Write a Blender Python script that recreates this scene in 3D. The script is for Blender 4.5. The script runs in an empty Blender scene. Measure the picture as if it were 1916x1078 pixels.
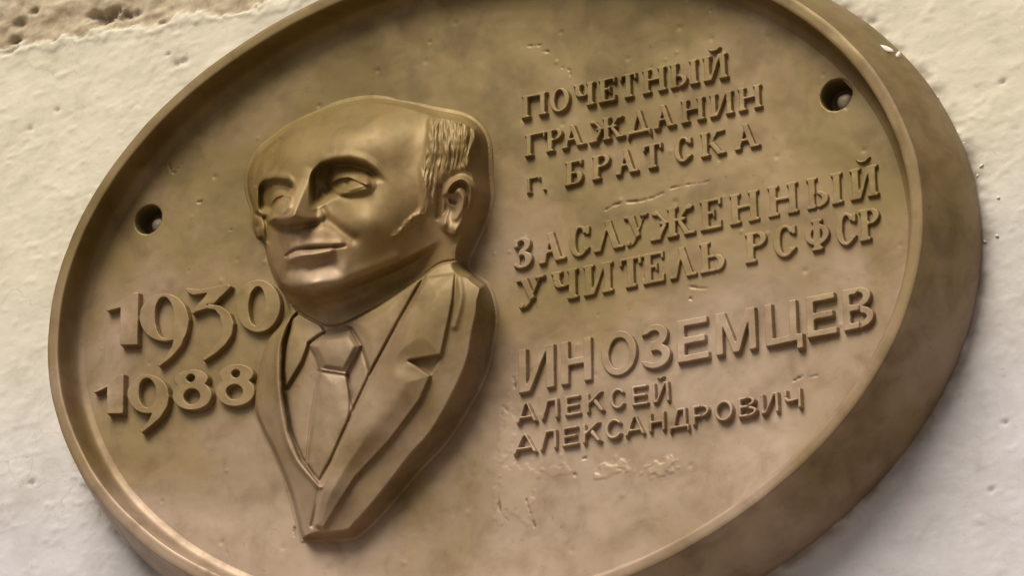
import bpy, math, random
import numpy as np
from math import sin, cos, pi, radians, sqrt

random.seed(4)
RNG = np.random.default_rng(11)
C = bpy.context.scene.collection
S = 0.0004                       # one plaque unit in metres (oval about 0.73 m wide)
Z0 = 1.9                         # height of the plaque's centre above the ground

# ------------------------------------------------------------------ camera
AZ, EL, ROLL, FPX = 0.4414, 0.3545, -0.0235, 6054.47
def cam_frame():
    d = np.array([sin(AZ)*cos(EL), -sin(EL), cos(AZ)*cos(EL)])
    f = -d; up = np.array([0, 1, 0.])
    r = np.cross(f, up); r /= np.linalg.norm(r); u = np.cross(r, f)
    R = np.stack([cos(ROLL)*r+sin(ROLL)*u, -sin(ROLL)*r+cos(ROLL)*u, -f])
    return R, FPX*d
CR, CC = cam_frame()
def W(P):                        # plaque (right, up, out) -> world
    P = np.asarray(P, float)
    return np.stack([P[..., 0]*S, -P[..., 2]*S, P[..., 1]*S+Z0], -1)
from mathutils import Matrix, Vector
cam_d = bpy.data.cameras.new('camera'); cam = bpy.data.objects.new('camera', cam_d); C.objects.link(cam)
rows = [[v[0], -v[2], v[1]] for v in CR]
m = Matrix((rows[0], rows[1], rows[2])).transposed().to_4x4()
m.translation = Vector(W(CC)); cam.matrix_world = m
cam_d.sensor_fit = 'HORIZONTAL'; cam_d.sensor_width = 36.0
cam_d.lens = 36.0*FPX/1916.0
cam_d.clip_start = 0.05; cam_d.clip_end = 200
bpy.context.scene.camera = cam

# ------------------------------------------------------------------ sky, sun, exposure
LX, LY, LZ = -0.12, 0.82, 0.60          # towards the light, plaque axes (right, up, out)
n_ = sqrt(LX*LX+LY*LY+LZ*LZ); LX /= n_; LY /= n_; LZ /= n_
world = bpy.data.worlds.new('World'); bpy.context.scene.world = world; world.use_nodes = True
wt = world.node_tree; wt.nodes.clear()
wo = wt.nodes.new('ShaderNodeOutputWorld'); wb = wt.nodes.new('ShaderNodeBackground'); sk = wt.nodes.new('ShaderNodeTexSky')
sk.sky_type = 'NISHITA'; sk.sun_disc = False
sk.sun_elevation = math.asin(LY); sk.sun_rotation = math.atan2(LX, -LZ)
sk.air_density = 1.0; sk.dust_density = 6.0; sk.ozone_density = 0.6
wb.inputs['Strength'].default_value = 0.05
# below the horizon the dome is an added warm fill for unseen ground bounce
wtc = wt.nodes.new('ShaderNodeTexCoord'); wsx = wt.nodes.new('ShaderNodeSeparateXYZ'); wmr = wt.nodes.new('ShaderNodeMapRange'); wmx = wt.nodes.new('ShaderNodeMix')
wmx.data_type = 'RGBA'; wmr.inputs[1].default_value = -0.08; wmr.inputs[2].default_value = 0.02
wmx.inputs[6].default_value = (4.8, 3.5, 2.2, 1)
wt.links.new(wtc.outputs['Generated'], wsx.inputs[0]); wt.links.new(wsx.outputs[2], wmr.inputs[0])
wt.links.new(wmr.outputs[0], wmx.inputs[0]); wt.links.new(sk.outputs[0], wmx.inputs[7]); wt.links.new(wmx.outputs[2], wb.inputs[0]); wt.links.new(wb.outputs[0], wo.inputs[0])
sun_d = bpy.data.lights.new('sun', 'SUN'); sun = bpy.data.objects.new('sun', sun_d); C.objects.link(sun)
sun_d.energy = 2.9; sun_d.angle = radians(34); sun_d.color = (1.0, 0.90, 0.74)
sun.rotation_mode = 'QUATERNION'
sun.rotation_quaternion = Vector((LX, -LZ, LY)).to_track_quat('Z', 'Y')
sun.location = (-2, -2, 5)
vs = bpy.context.scene.view_settings
vs.view_transform = 'Standard'; vs.look = 'None'; vs.gamma = 1; vs.use_curve_mapping = False
vs.exposure = 0.40

# ------------------------------------------------------------------ numpy helpers
TP = 97.0                        # plate level above the wall
TR = 160.5                        # rim level
ECX, ECY, EA, EB, ETILT = -32.6, -20.2, 894.1, 650.4, -0.0512
RIMW, FLARE = 25.0, 57.0

def ray(px, py, w):
    """photo pixel -> point of the plaque at height w"""
    px = np.asarray(px, float); py = np.asarray(py, float)
    dc = np.stack([(px-958)/FPX, -(py-539)/FPX, -np.ones_like(px)], -1)
    dw = dc @ CR
    t = (w-CC[2])/dw[..., 2]
    return CC+dw*t[..., None]

def dish(X, Y):
    """the cast field is slightly hollow: it lifts gently towards the rim"""
    ex = (X-ECX)*cos(ETILT)+(Y-ECY)*sin(ETILT); ey = -(X-ECX)*sin(ETILT)+(Y-ECY)*cos(ETILT)
    d = (1-np.sqrt((ex/(EA-RIMW))**2+(ey/(EB-RIMW))**2))*690
    return 6.0*np.clip(1-np.maximum(d, 0)/190, 0, 1)**2
def hash2(ix, iy, seed):
    n = (ix.astype(np.int64)*374761393+iy.astype(np.int64)*668265263+seed*974634541) & 0xffffffff
    n = ((n ^ (n >> 13))*1274126177) & 0xffffffff
    n = n ^ (n >> 16)
    return (n & 0xffffff)/float(0xffffff)*2-1
def vnoise(x, y, seed=0):
    ix = np.floor(x); iy = np.floor(y); fx = x-ix; fy = y-iy
    fx = fx*fx*fx*(fx*(fx*6-15)+10); fy = fy*fy*fy*(fy*(fy*6-15)+10)
    a = hash2(ix, iy, seed); b = hash2(ix+1, iy, seed); c = hash2(ix, iy+1, seed); d = hash2(ix+1, iy+1, seed)
    return (a*(1-fx)+b*fx)*(1-fy)+(c*(1-fx)+d*fx)*fy
def fbm(x, y, seed=0, o=4, g=0.5):
    s = 0; a = 1
    for k in range(o):
        s = s+a*vnoise(x*2**k+k*17.3, y*2**k-k*9.1, seed+k); a *= g
    return s
def sm(t):
    t = np.clip(t, 0, 1); return t*t*(3-2*t)
def catmull(pts, closed=True, n=6):
    P = np.array(pts, float); N = len(P); out = []
    rng = range(N) if closed else range(N-1)
    for i in rng:
        if closed: p0, p1, p2, p3 = P[i-1], P[i], P[(i+1) % N], P[(i+2) % N]
        else: p0, p1, p2, p3 = P[max(i-1, 0)], P[i], P[i+1], P[min(i+2, N-1)]
        for k in range(n):
            t = k/n
            out.append(0.5*((2*p1)+(-p0+p2)*t+(2*p0-5*p1+4*p2-p3)*t*t+(-p0+3*p1-3*p2+p3)*t**3))
    if not closed: out.append(P[-1])
    return np.array(out)
def d_line(X, Y, pts):
    """distance to an open polyline"""
    P = np.array(pts, float); best = np.full(X.shape, 1e18)
    for a, b in zip(P[:-1], P[1:]):
        e = b-a; L = e@e+1e-12
        t = np.clip(((X-a[0])*e[0]+(Y-a[1])*e[1])/L, 0, 1)
        dx = X-a[0]-t*e[0]; dy = Y-a[1]-t*e[1]
        best = np.minimum(best, dx*dx+dy*dy)
    return np.sqrt(best)
def sd_poly(X, Y, pts):
    """signed distance, positive inside"""
    P = np.array(pts, float); best = np.full(X.shape, 1e18); ins = np.zeros(X.shape, bool)
    for a, b in zip(P, np.roll(P, -1, 0)):
        e = b-a; L = e@e+1e-12
        t = np.clip(((X-a[0])*e[0]+(Y-a[1])*e[1])/L, 0, 1)
        dx = X-a[0]-t*e[0]; dy = Y-a[1]-t*e[1]
        best = np.minimum(best, dx*dx+dy*dy)
        if abs(e[1]) > 1e-9:
            c = ((a[1] > Y) != (b[1] > Y)) & (X < e[0]*(Y-a[1])/e[1]+a[0])
            ins ^= c
    return np.where(ins, 1, -1)*np.sqrt(best)
def tps(pts, X, Y, lam=0.02):
    P = np.array(pts, float); x = P[:, 0]/100; y = P[:, 1]/100; h = P[:, 2]
    n = len(P); r2 = (x[:, None]-x)**2+(y[:, None]-y)**2
    K = r2*np.log(r2+1e-12)*0.5
    A = np.zeros((n+3, n+3)); A[:n, :n] = K+lam*np.eye(n)
    A[:n, n] = 1; A[:n, n+1] = x; A[:n, n+2] = y; A[n:, :n] = A[:n, n:].T
    w = np.linalg.solve(A, np.concatenate([h, [0, 0, 0]]))
    gx = X/100; gy = Y/100; out = w[n]+w[n+1]*gx+w[n+2]*gy
    for i in range(n):
        r2 = (gx-x[i])**2+(gy-y[i])**2
        out = out+w[i]*0.5*r2*np.log(r2+1e-12)
    return out
def blur(A, s):
    r = int(3*s)+1; k = np.exp(-0.5*(np.arange(-r, r+1)/s)**2); k /= k.sum()
    B = np.pad(A, ((r, r), (0, 0)), 'edge'); A = sum(k[i]*B[i:i+A.shape[0]] for i in range(2*r+1))
    B = np.pad(A, ((0, 0), (r, r)), 'edge'); return sum(k[i]*B[:, i:i+A.shape[1]] for i in range(2*r+1))

def grid_normals(P):
    du = np.gradient(P, axis=1); dv = np.gradient(P, axis=0)
    n = np.cross(du, dv); n /= np.linalg.norm(n, axis=-1, keepdims=True)+1e-20
    return n
def mesh_from(verts_w, quads, name, mat, parent=None, normals=None, attrs=None):
    me = bpy.data.meshes.new(name)
    nv, nq = len(verts_w), len(quads)
    me.vertices.add(nv); me.vertices.foreach_set('co', verts_w.astype(np.float32).ravel())
    me.loops.add(nq*4); me.loops.foreach_set('vertex_index', quads.astype(np.int32).ravel())
    me.polygons.add(nq); me.polygons.foreach_set('loop_start', np.arange(nq, dtype=np.int32)*4)
    me.polygons.foreach_set('use_smooth', np.ones(nq, bool))
    me.update(calc_edges=True)
    if attrs:
        for k, v in attrs.items():
            a = me.attributes.new(k, 'FLOAT', 'POINT'); a.data.foreach_set('value', v.astype(np.float32).ravel())
    if normals is not None:
        me.normals_split_custom_set_from_vertices(normals.astype(np.float32).tolist())
    me.materials.append(mat)
    o = bpy.data.objects.new(name, me); C.objects.link(o)
    if parent is not None: o.parent = parent; o.matrix_parent_inverse = parent.matrix_world.inverted()
    return o
def grid_mesh(P, keep, name, mat, parent=None, N=None, attrs=None, flip=False):
    """P (rows, cols, 3) plaque coords, keep (rows-1, cols-1): which cells become quads"""
    r, c = P.shape[:2]
    idx = np.arange(r*c).reshape(r, c)
    q = np.stack([idx[:-1, :-1], idx[:-1, 1:], idx[1:, 1:], idx[1:, :-1]], -1)[keep]
    if flip: q = q[:, ::-1]
    used = np.unique(q); remap = np.full(r*c, -1); remap[used] = np.arange(len(used))
    nn = None
    if N is not None:
        n = N.reshape(-1, 3)[used]; nn = np.stack([n[:, 0], -n[:, 2], n[:, 1]], -1)
    at = {k: v.reshape(-1)[used] for k, v in attrs.items()} if attrs else None
    return mesh_from(W(P.reshape(-1, 3)[used]), remap[q], name, mat, parent, nn, at)

# ------------------------------------------------------------------ materials
def nmat(name):
    mt = bpy.data.materials.new(name); mt.use_nodes = True
    t = mt.node_tree; b = t.nodes['Principled BSDF']; return mt, t, b
def N_(t, typ, **kw):
    n = t.nodes.new(typ)
    for k, v in kw.items():
        if hasattr(n, k): setattr(n, k, v)
        else: n.inputs[k].default_value = v
    return n
def noise(t, vec, scale, detail=5, rough=0.55, dist=0.0):
    n = t.nodes.new('ShaderNodeTexNoise'); n.inputs['Scale'].default_value = scale
    n.inputs['Detail'].default_value = detail; n.inputs['Roughness'].default_value = rough
    n.inputs['Distortion'].default_value = dist
    t.links.new(vec, n.inputs['Vector']); return n.outputs['Fac']
def ramp(t, fac, stops):
    r = t.nodes.new('ShaderNodeValToRGB'); e = r.color_ramp.elements
    while len(e) < len(stops): e.new(0.5)
    for k, (p, c) in enumerate(stops):
        e[k].position = p; e[k].color = (*c, 1) if len(c) == 3 else c
    t.links.new(fac, r.inputs['Fac']); return r.outputs['Color']
def mixc(t, fac, a, b, mode='MIX'):
    m_ = t.nodes.new('ShaderNodeMix'); m_.data_type = 'RGBA'; m_.blend_type = mode
    for s, v in ((m_.inputs[0], fac), (m_.inputs[6], a), (m_.inputs[7], b)):
        if hasattr(v, 'is_output'): t.links.new(v, s)
        elif isinstance(v, (int, float)): s.default_value = v
        else: s.default_value = (*v, 1)
    return m_.outputs[2]
def obj_coord(t, scale=(1, 1, 1), rot=(0, 0, 0)):
    tc = t.nodes.new('ShaderNodeTexCoord'); mp = t.nodes.new('ShaderNodeMapping')
    mp.inputs['Scale'].default_value = scale; mp.inputs['Rotation'].default_value = rot
    g = t.nodes.new('ShaderNodeNewGeometry')
    t.links.new(g.outputs['Position'], mp.inputs['Vector']); return mp.outputs['Vector']
def bump(t, b, h, strength, dist):
    bn = t.nodes.new('ShaderNodeBump'); bn.inputs['Strength'].default_value = strength; bn.inputs['Distance'].default_value = dist
    t.links.new(h, bn.inputs['Height']); t.links.new(bn.outputs['Normal'], b.inputs['Normal'])

def bronze(name, tint=(1, 1, 1), rough=0.46, attr=None):
    mt, t, b = nmat(name); v = obj_coord(t)
    big = noise(t, v, 7.0, 4, 0.55, 0.6); med = noise(t, v, 34, 6, 0.6, 0.4); fine = noise(t, v, 900, 3, 0.6)
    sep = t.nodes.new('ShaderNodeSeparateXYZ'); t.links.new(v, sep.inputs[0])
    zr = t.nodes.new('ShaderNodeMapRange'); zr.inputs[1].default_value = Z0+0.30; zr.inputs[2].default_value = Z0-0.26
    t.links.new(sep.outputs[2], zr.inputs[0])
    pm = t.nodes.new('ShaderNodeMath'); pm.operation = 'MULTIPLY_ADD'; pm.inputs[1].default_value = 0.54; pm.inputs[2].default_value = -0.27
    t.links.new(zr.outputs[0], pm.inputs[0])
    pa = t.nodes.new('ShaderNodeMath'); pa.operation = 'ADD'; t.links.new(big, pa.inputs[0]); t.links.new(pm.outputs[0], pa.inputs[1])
    # noisy olive-to-tan patina; the shade towards the plaque's top is painted in by height
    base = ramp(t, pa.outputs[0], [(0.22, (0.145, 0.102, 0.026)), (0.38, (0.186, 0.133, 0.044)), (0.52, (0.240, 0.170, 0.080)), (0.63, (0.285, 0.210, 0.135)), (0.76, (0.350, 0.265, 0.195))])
    wear = ramp(t, med, [(0.32, (0.74, 0.70, 0.64)), (0.52, (1, 1, 1)), (0.72, (1.10, 1.10, 1.12))])
    c = mixc(t, 1.0, base, wear, 'MULTIPLY')
    spk = ramp(t, noise(t, v, 160, 4, 0.7), [(0.26, (0.55, 0.5, 0.45)), (0.36, (1, 1, 1))])
    c = mixc(t, 0.7, c, spk, 'MULTIPLY')
    c = mixc(t, 1.0, c, tint, 'MULTIPLY')
    if attr:
        a = t.nodes.new('ShaderNodeAttribute'); a.attribute_name = attr
        c = mixc(t, a.outputs['Fac'], c, (0.40, 0.30, 0.20))
        a2 = t.nodes.new('ShaderNodeAttribute'); a2.attribute_name = 'scratch_hole_shade'
        c = mixc(t, a2.outputs['Fac'], c, (0.055, 0.036, 0.022))
    t.links.new(c, b.inputs['Base Color'])
    rr = ramp(t, med, [(0.3, (rough+0.10,)*3), (0.7, (rough-0.06,)*3)])
    t.links.new(rr, b.inputs['Roughness'])
    b.inputs['Metallic'].default_value = 0.24
    hh = t.nodes.new('ShaderNodeMath'); hh.operation = 'MULTIPLY_ADD'; hh.inputs[1].default_value = 0.25
    t.links.new(fine, hh.inputs[0]); t.links.new(med, hh.inputs[2])
    bump(t, b, hh.outputs[0], 0.22, 0.0003)
    return mt
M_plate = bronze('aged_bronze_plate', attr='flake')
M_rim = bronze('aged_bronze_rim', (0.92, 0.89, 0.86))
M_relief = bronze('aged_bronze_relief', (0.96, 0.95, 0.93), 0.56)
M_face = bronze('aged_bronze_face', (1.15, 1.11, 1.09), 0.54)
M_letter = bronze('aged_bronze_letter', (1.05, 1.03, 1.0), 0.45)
def wall_mat():
    mt, t, b = nmat('old_plaster'); v = obj_coord(t)
    sep = t.nodes.new('ShaderNodeSeparateXYZ'); g = t.nodes.new('ShaderNodeNewGeometry'); t.links.new(g.outputs['Position'], sep.inputs[0])
    big = noise(t, v, 4.0, 4, 0.6, 0.8); med = noise(t, v, 22, 6, 0.65, 0.5); fine = noise(t, v, 210, 5, 0.65)
    height_mix = t.nodes.new('ShaderNodeMapRange'); height_mix.inputs[1].default_value = Z0-0.15; height_mix.inputs[2].default_value = Z0+0.17  # greyer towards the bottom, creamier towards the top
    t.links.new(sep.outputs[2], height_mix.inputs[0])
    mx = t.nodes.new('ShaderNodeMath'); mx.operation = 'MULTIPLY_ADD'; mx.inputs[1].default_value = 0.7
    t.links.new(big, mx.inputs[0]); t.links.new(height_mix.outputs[0], mx.inputs[2])
    coat = ramp(t, mx.outputs[0], [(0.35, (0.545, 0.545, 0.595)), (1.15, (0.62, 0.595, 0.50))])
    st = ramp(t, med, [(0.28, (0.80, 0.78, 0.74)), (0.44, (0.95, 0.945, 0.94)), (0.60, (1.04, 1.04, 1.04))])
    c = mixc(t, 1.0, coat, st, 'MULTIPLY')
    sp = ramp(t, fine, [(0.27, (0.72, 0.68, 0.62)), (0.37, (1, 1, 1))])
    c = mixc(t, 0.8, c, sp, 'MULTIPLY')
    a = t.nodes.new('ShaderNodeAttribute'); a.attribute_name = 'bare'
    bc = ramp(t, noise(t, v, 60, 6, 0.7, 0.5), [(0.30, (0.26, 0.215, 0.15)), (0.5, (0.42, 0.355, 0.255)), (0.75, (0.55, 0.50, 0.39))])
    c = mixc(t, a.outputs['Fac'], c, bc)
    d = t.nodes.new('ShaderNodeAttribute'); d.attribute_name = 'dark_mask'
    c = mixc(t, d.outputs['Fac'], c, (0.20, 0.16, 0.13))
    crk = t.nodes.new('ShaderNodeTexVoronoi'); crk.feature = 'DISTANCE_TO_EDGE'; crk.inputs['Scale'].default_value = 9.0
    wv = t.nodes.new('ShaderNodeVectorMath'); wv.operation = 'MULTIPLY_ADD'; wv.inputs[1].default_value = (0.12, 0.12, 0.12)
    nv = t.nodes.new('ShaderNodeTexNoise'); nv.inputs['Scale'].default_value = 14; nv.inputs['Detail'].default_value = 6; t.links.new(v, nv.inputs['Vector'])
    t.links.new(nv.outputs['Color'], wv.inputs[0]); t.links.new(v, wv.inputs[2]); t.links.new(wv.outputs[0], crk.inputs['Vector'])
    ck = ramp(t, crk.outputs['Distance'], [(0.0, (0.70, 0.66, 0.60)), (0.006, (1, 1, 1))])
    c = mixc(t, ramp(t, noise(t, v, 8, 3, 0.5), [(0.52, (0, 0, 0)), (0.62, (0.6, 0.6, 0.6))]), c, mixc(t, 1.0, c, ck, 'MULTIPLY'))
    t.links.new(c, b.inputs['Base Color']); b.inputs['Roughness'].default_value = 0.92
    b.inputs['Specular IOR Level'].default_value = 0.25
    hh = t.nodes.new('ShaderNodeMath'); hh.operation = 'MULTIPLY_ADD'; hh.inputs[1].default_value = 0.35
    t.links.new(fine, hh.inputs[0]); t.links.new(med, hh.inputs[2])
    bump(t, b, hh.outputs[0], 0.3, 0.002)
    return mt
M_wall = wall_mat()
def simple(name, col, rough, metal=0.0):
    mt, t, b = nmat(name); v = obj_coord(t); n = noise(t, v, 300, 4, 0.6)
    c = ramp(t, n, [(0.3, tuple(x*0.75 for x in col)), (0.6, col)]); t.links.new(c, b.inputs['Base Color'])
    b.inputs['Roughness'].default_value = rough; b.inputs['Metallic'].default_value = metal
    bump(t, b, n, 0.4, 0.001); return mt
M_crumb = simple('white_plaster_crumb', (0.82, 0.78, 0.70), 0.9)
M_bolt = simple('dull_bolt_metal', (0.25, 0.21, 0.15), 0.6, 0.3)

def tag(o, label=None, cat=None, group=None, kind=None):
    for k, v in (('label', label), ('category', cat), ('group', group), ('kind', kind)):
        if v: o[k] = v
    return o

# ------------------------------------------------------------------ the wall
def build_wall():
    def axis(lo, hi, step, far):
        a = np.arange(lo, hi+step, step); k = np.array([40, 120, 300, 700, far], float)
        return np.concatenate([lo-k[::-1], a, hi+k])
    xs = axis(-1350, 1300, 4.0, 3500); ys = axis(-900, 850, 4.0, 2600)
    X, Y = np.meshgrid(xs, ys)
    Z = 3.2*fbm(X/330, Y/330, 3, 3)+0.8*fbm(X/90, Y/60, 5, 3)+1.6*np.maximum(0, fbm(X/30, Y/16, 8, 4)-0.45)
    # trowel streaks in the upper plaster
    Z += 0.38*fbm(X/10, Y/8, 17, 3)*np.clip(0.45+1.3*fbm(X/140, Y/140, 19, 2), 0, 1.4)
    Z += 0.3*fbm((X*0.97+Y*0.2)/120, (Y*0.97-X*0.2)/12, 15, 3)*sm((Y+50)/400)
    # crumbled strip along the upper left where the top coat has fallen off
    edge = ray([-420, -200, 5, 60, 130, 180, 250, 310, 380, 480, 640, 900], [165, 118, 93, 80, 72, 63, 51, 43, 29, 14, -28, -70], 0.0)
    top = ray([900, 640, 200, -420], [-190, -190, -190, -190], 0.0)
    poly = np.concatenate([edge[:, :2], top[:, :2]])
    sd = np.full(X.shape, -1e3); near = (X < 200) & (Y > 150)
    sd[near] = sd_poly(X[near], Y[near], poly)
    sd = sd+15*fbm(X/46, Y/38, 21, 5, 0.6)
    bare = sm((sd+4)/18)
    Z += bare*(-9+4.0*fbm(X/60, Y/34, 31, 3)+0.6*fbm(X/9, Y/9, 33, 2))
    Z += 3.0*np.exp(-((sd+8)/9)**2)*near
    dark_mask = np.zeros(X.shape)  # darker tone for pits, pocks and the plaque's foot
    for px, py, r, dp in ((187, 31, 15, 22), (172, 24, 10, 14), (228, 24, 12, 16), (23, 71, 9, 16), (14, 92, 12, 14), (60, 18, 8, 12), (150, 66, 8, 9), (298, 40, 7, 8), (30, 40, 11, 12), (205, 18, 14, 15), (250, 20, 10, 8)):
        p = ray(px, py, 0.0); g = np.exp(-(((X-p[0])/(1.6*r))**2+((Y-p[1])/(0.8*r))**2)*(1+0.5*vnoise(X/7, Y/7, 41)))
        Z -= dp*g; dark_mask = np.maximum(dark_mask, 0.75*np.clip(g*1.5-0.35, 0, 1))
    # small chips and pocks
    for px, py, r in ((330, 118, 8), (345, 112, 7), (313, 100, 4), (105, 205, 4), (55, 240, 5), (1875, 152, 5), (1880, 790, 4), (1855, 918, 4), (60, 905, 6), (240, 1000, 5), (1636, 40, 7)):
        p = ray(px, py, 0.0); g = np.exp(-(((X-p[0])/(1.5*r))**2+((Y-p[1])/r)**2)*(1+0.6*vnoise(X/5, Y/5, 43)))
        Z -= 5*g; dark_mask = np.maximum(dark_mask, 0.55*np.clip(g*1.6-0.6, 0, 1))
    # ragged filler and a darker band hugging the plaque's foot
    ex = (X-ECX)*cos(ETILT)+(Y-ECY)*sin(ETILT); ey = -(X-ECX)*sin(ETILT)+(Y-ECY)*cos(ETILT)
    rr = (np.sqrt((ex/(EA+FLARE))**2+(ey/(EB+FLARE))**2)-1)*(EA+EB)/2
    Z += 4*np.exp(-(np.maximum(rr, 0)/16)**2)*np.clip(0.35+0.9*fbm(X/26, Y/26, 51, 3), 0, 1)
    dark_mask = np.maximum(dark_mask, 0.5*np.exp(-(np.maximum(rr, 0)/13)**2)*np.clip(0.45+0.8*fbm(X/33, Y/33, 55, 3), 0, 1))
    P = np.stack([X, Y, Z], -1)
    o = grid_mesh(P, np.ones((len(ys)-1, len(xs)-1), bool), 'plaster_wall', M_wall, attrs={'bare': bare, 'dark_mask': dark_mask})
    tag(o, 'pale cream and grey plastered wall with crumbled sandy strip behind the bronze plaque', 'wall')
build_wall()

# ------------------------------------------------------------------ the plaque
root = bpy.data.objects.new('memorial_plaque', None); C.objects.link(root)
root.location = W((ECX, ECY, 0.0)); root.empty_display_size = 0.1
bpy.context.view_layer.update()
tag(root, 'oval bronze memorial plaque with raised rim, relief portrait and Russian lettering on the wall', 'plaque')

def build_rim():
    # profile: (offset from the outer ellipse, height)
    T = TR
    prof = [(FLARE-12, -14), (FLARE-5, 0), (FLARE-1, 14), (FLARE*0.98, 30), (FLARE*0.88, 54), (FLARE*0.66, 86), (FLARE*0.36, 120), (6, 145), (1.2, 153), (0.2, 157.5), (-0.9, 159.6), (-2.6, T), (-9, T+0.3), (-RIMW+7, T+0.3), (-RIMW+2.4, T), (-RIMW+0.8, 159.6), (-RIMW, 157.5),
            (-RIMW-1.0, 150), (-RIMW-2.0, 138), (-RIMW-3.4, 125), (-RIMW-5.5, 115), (-RIMW-9, 108.5), (-RIMW-13, 105.6), 'dish1.2', 'dish0.2', 'dish-2']
    offs = {'dish1.2': -RIMW-18, 'dish0.2': -RIMW-23, 'dish-2': -RIMW-31}
    n = 720; th = np.linspace(0, 2*pi, n+1)[:n]
    rows = []
    for item in prof:
        off, z = (offs[item], None) if isinstance(item, str) else item
        wob = 0.9*fbm(np.cos(th)*6+off/60, np.sin(th)*6, 61, 3)
        fl = 1-0.30*(1-np.cos(th+radians(25)))/2          # the draft of the casting is a little uneven
        oo = off*fl if off > 3 else off
        a, b = EA+oo+wob, EB+oo+wob
        x = a*np.cos(th); y = b*np.sin(th)
        wx = ECX+x*cos(ETILT)-y*sin(ETILT); wy = ECY+x*sin(ETILT)+y*cos(ETILT)
        zz = TP+dish(wx, wy)+float(item[4:]) if z is None else z+0.5*(z > 125)*fbm(np.cos(th)*7, np.sin(th)*7+off/30, 67, 3)
        rows.append(np.stack([wx, wy, zz], -1))
    P = np.array(rows); P = np.concatenate([P, P[:, :1]], 1)
    # weld the seam by indexing
    r, c = len(prof), n
    V = P[:, :n].reshape(-1, 3); idx = np.arange(r*c).reshape(r, c); nx = np.roll(idx, -1, 1)
    q = np.stack([idx[:-1], nx[:-1], nx[1:], idx[1:]], -1).reshape(-1, 4)
    mesh_from(W(V), q, 'rim', M_rim, root)
build_rim()

HOLES = [ray(279, 411, TP), ray(1566, 178, TP)]
BUST_OUT = catmull([(648,191),(700,184),(756,191),(811,205),(867,217),(897,237),(913,268),(916,327),(919,375),(902,427),(880,476),(876,498),
    (887,514),(915,540),(928,590),(921,645),(900,715),(840,816),(785,877),(712,962),(676,996),(650,1007),(575,1009),(565,1004),(543,922),(517,857),(490,800),(477,761),(482,704),(501,638),(525,608),(540,580),
    (533,553),(518,531),(503,494),(493,450),(481,444),(473,418),(474,392),(465,357),(466,320),(487,279),(533,237),(590,211)], True, 5)

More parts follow.
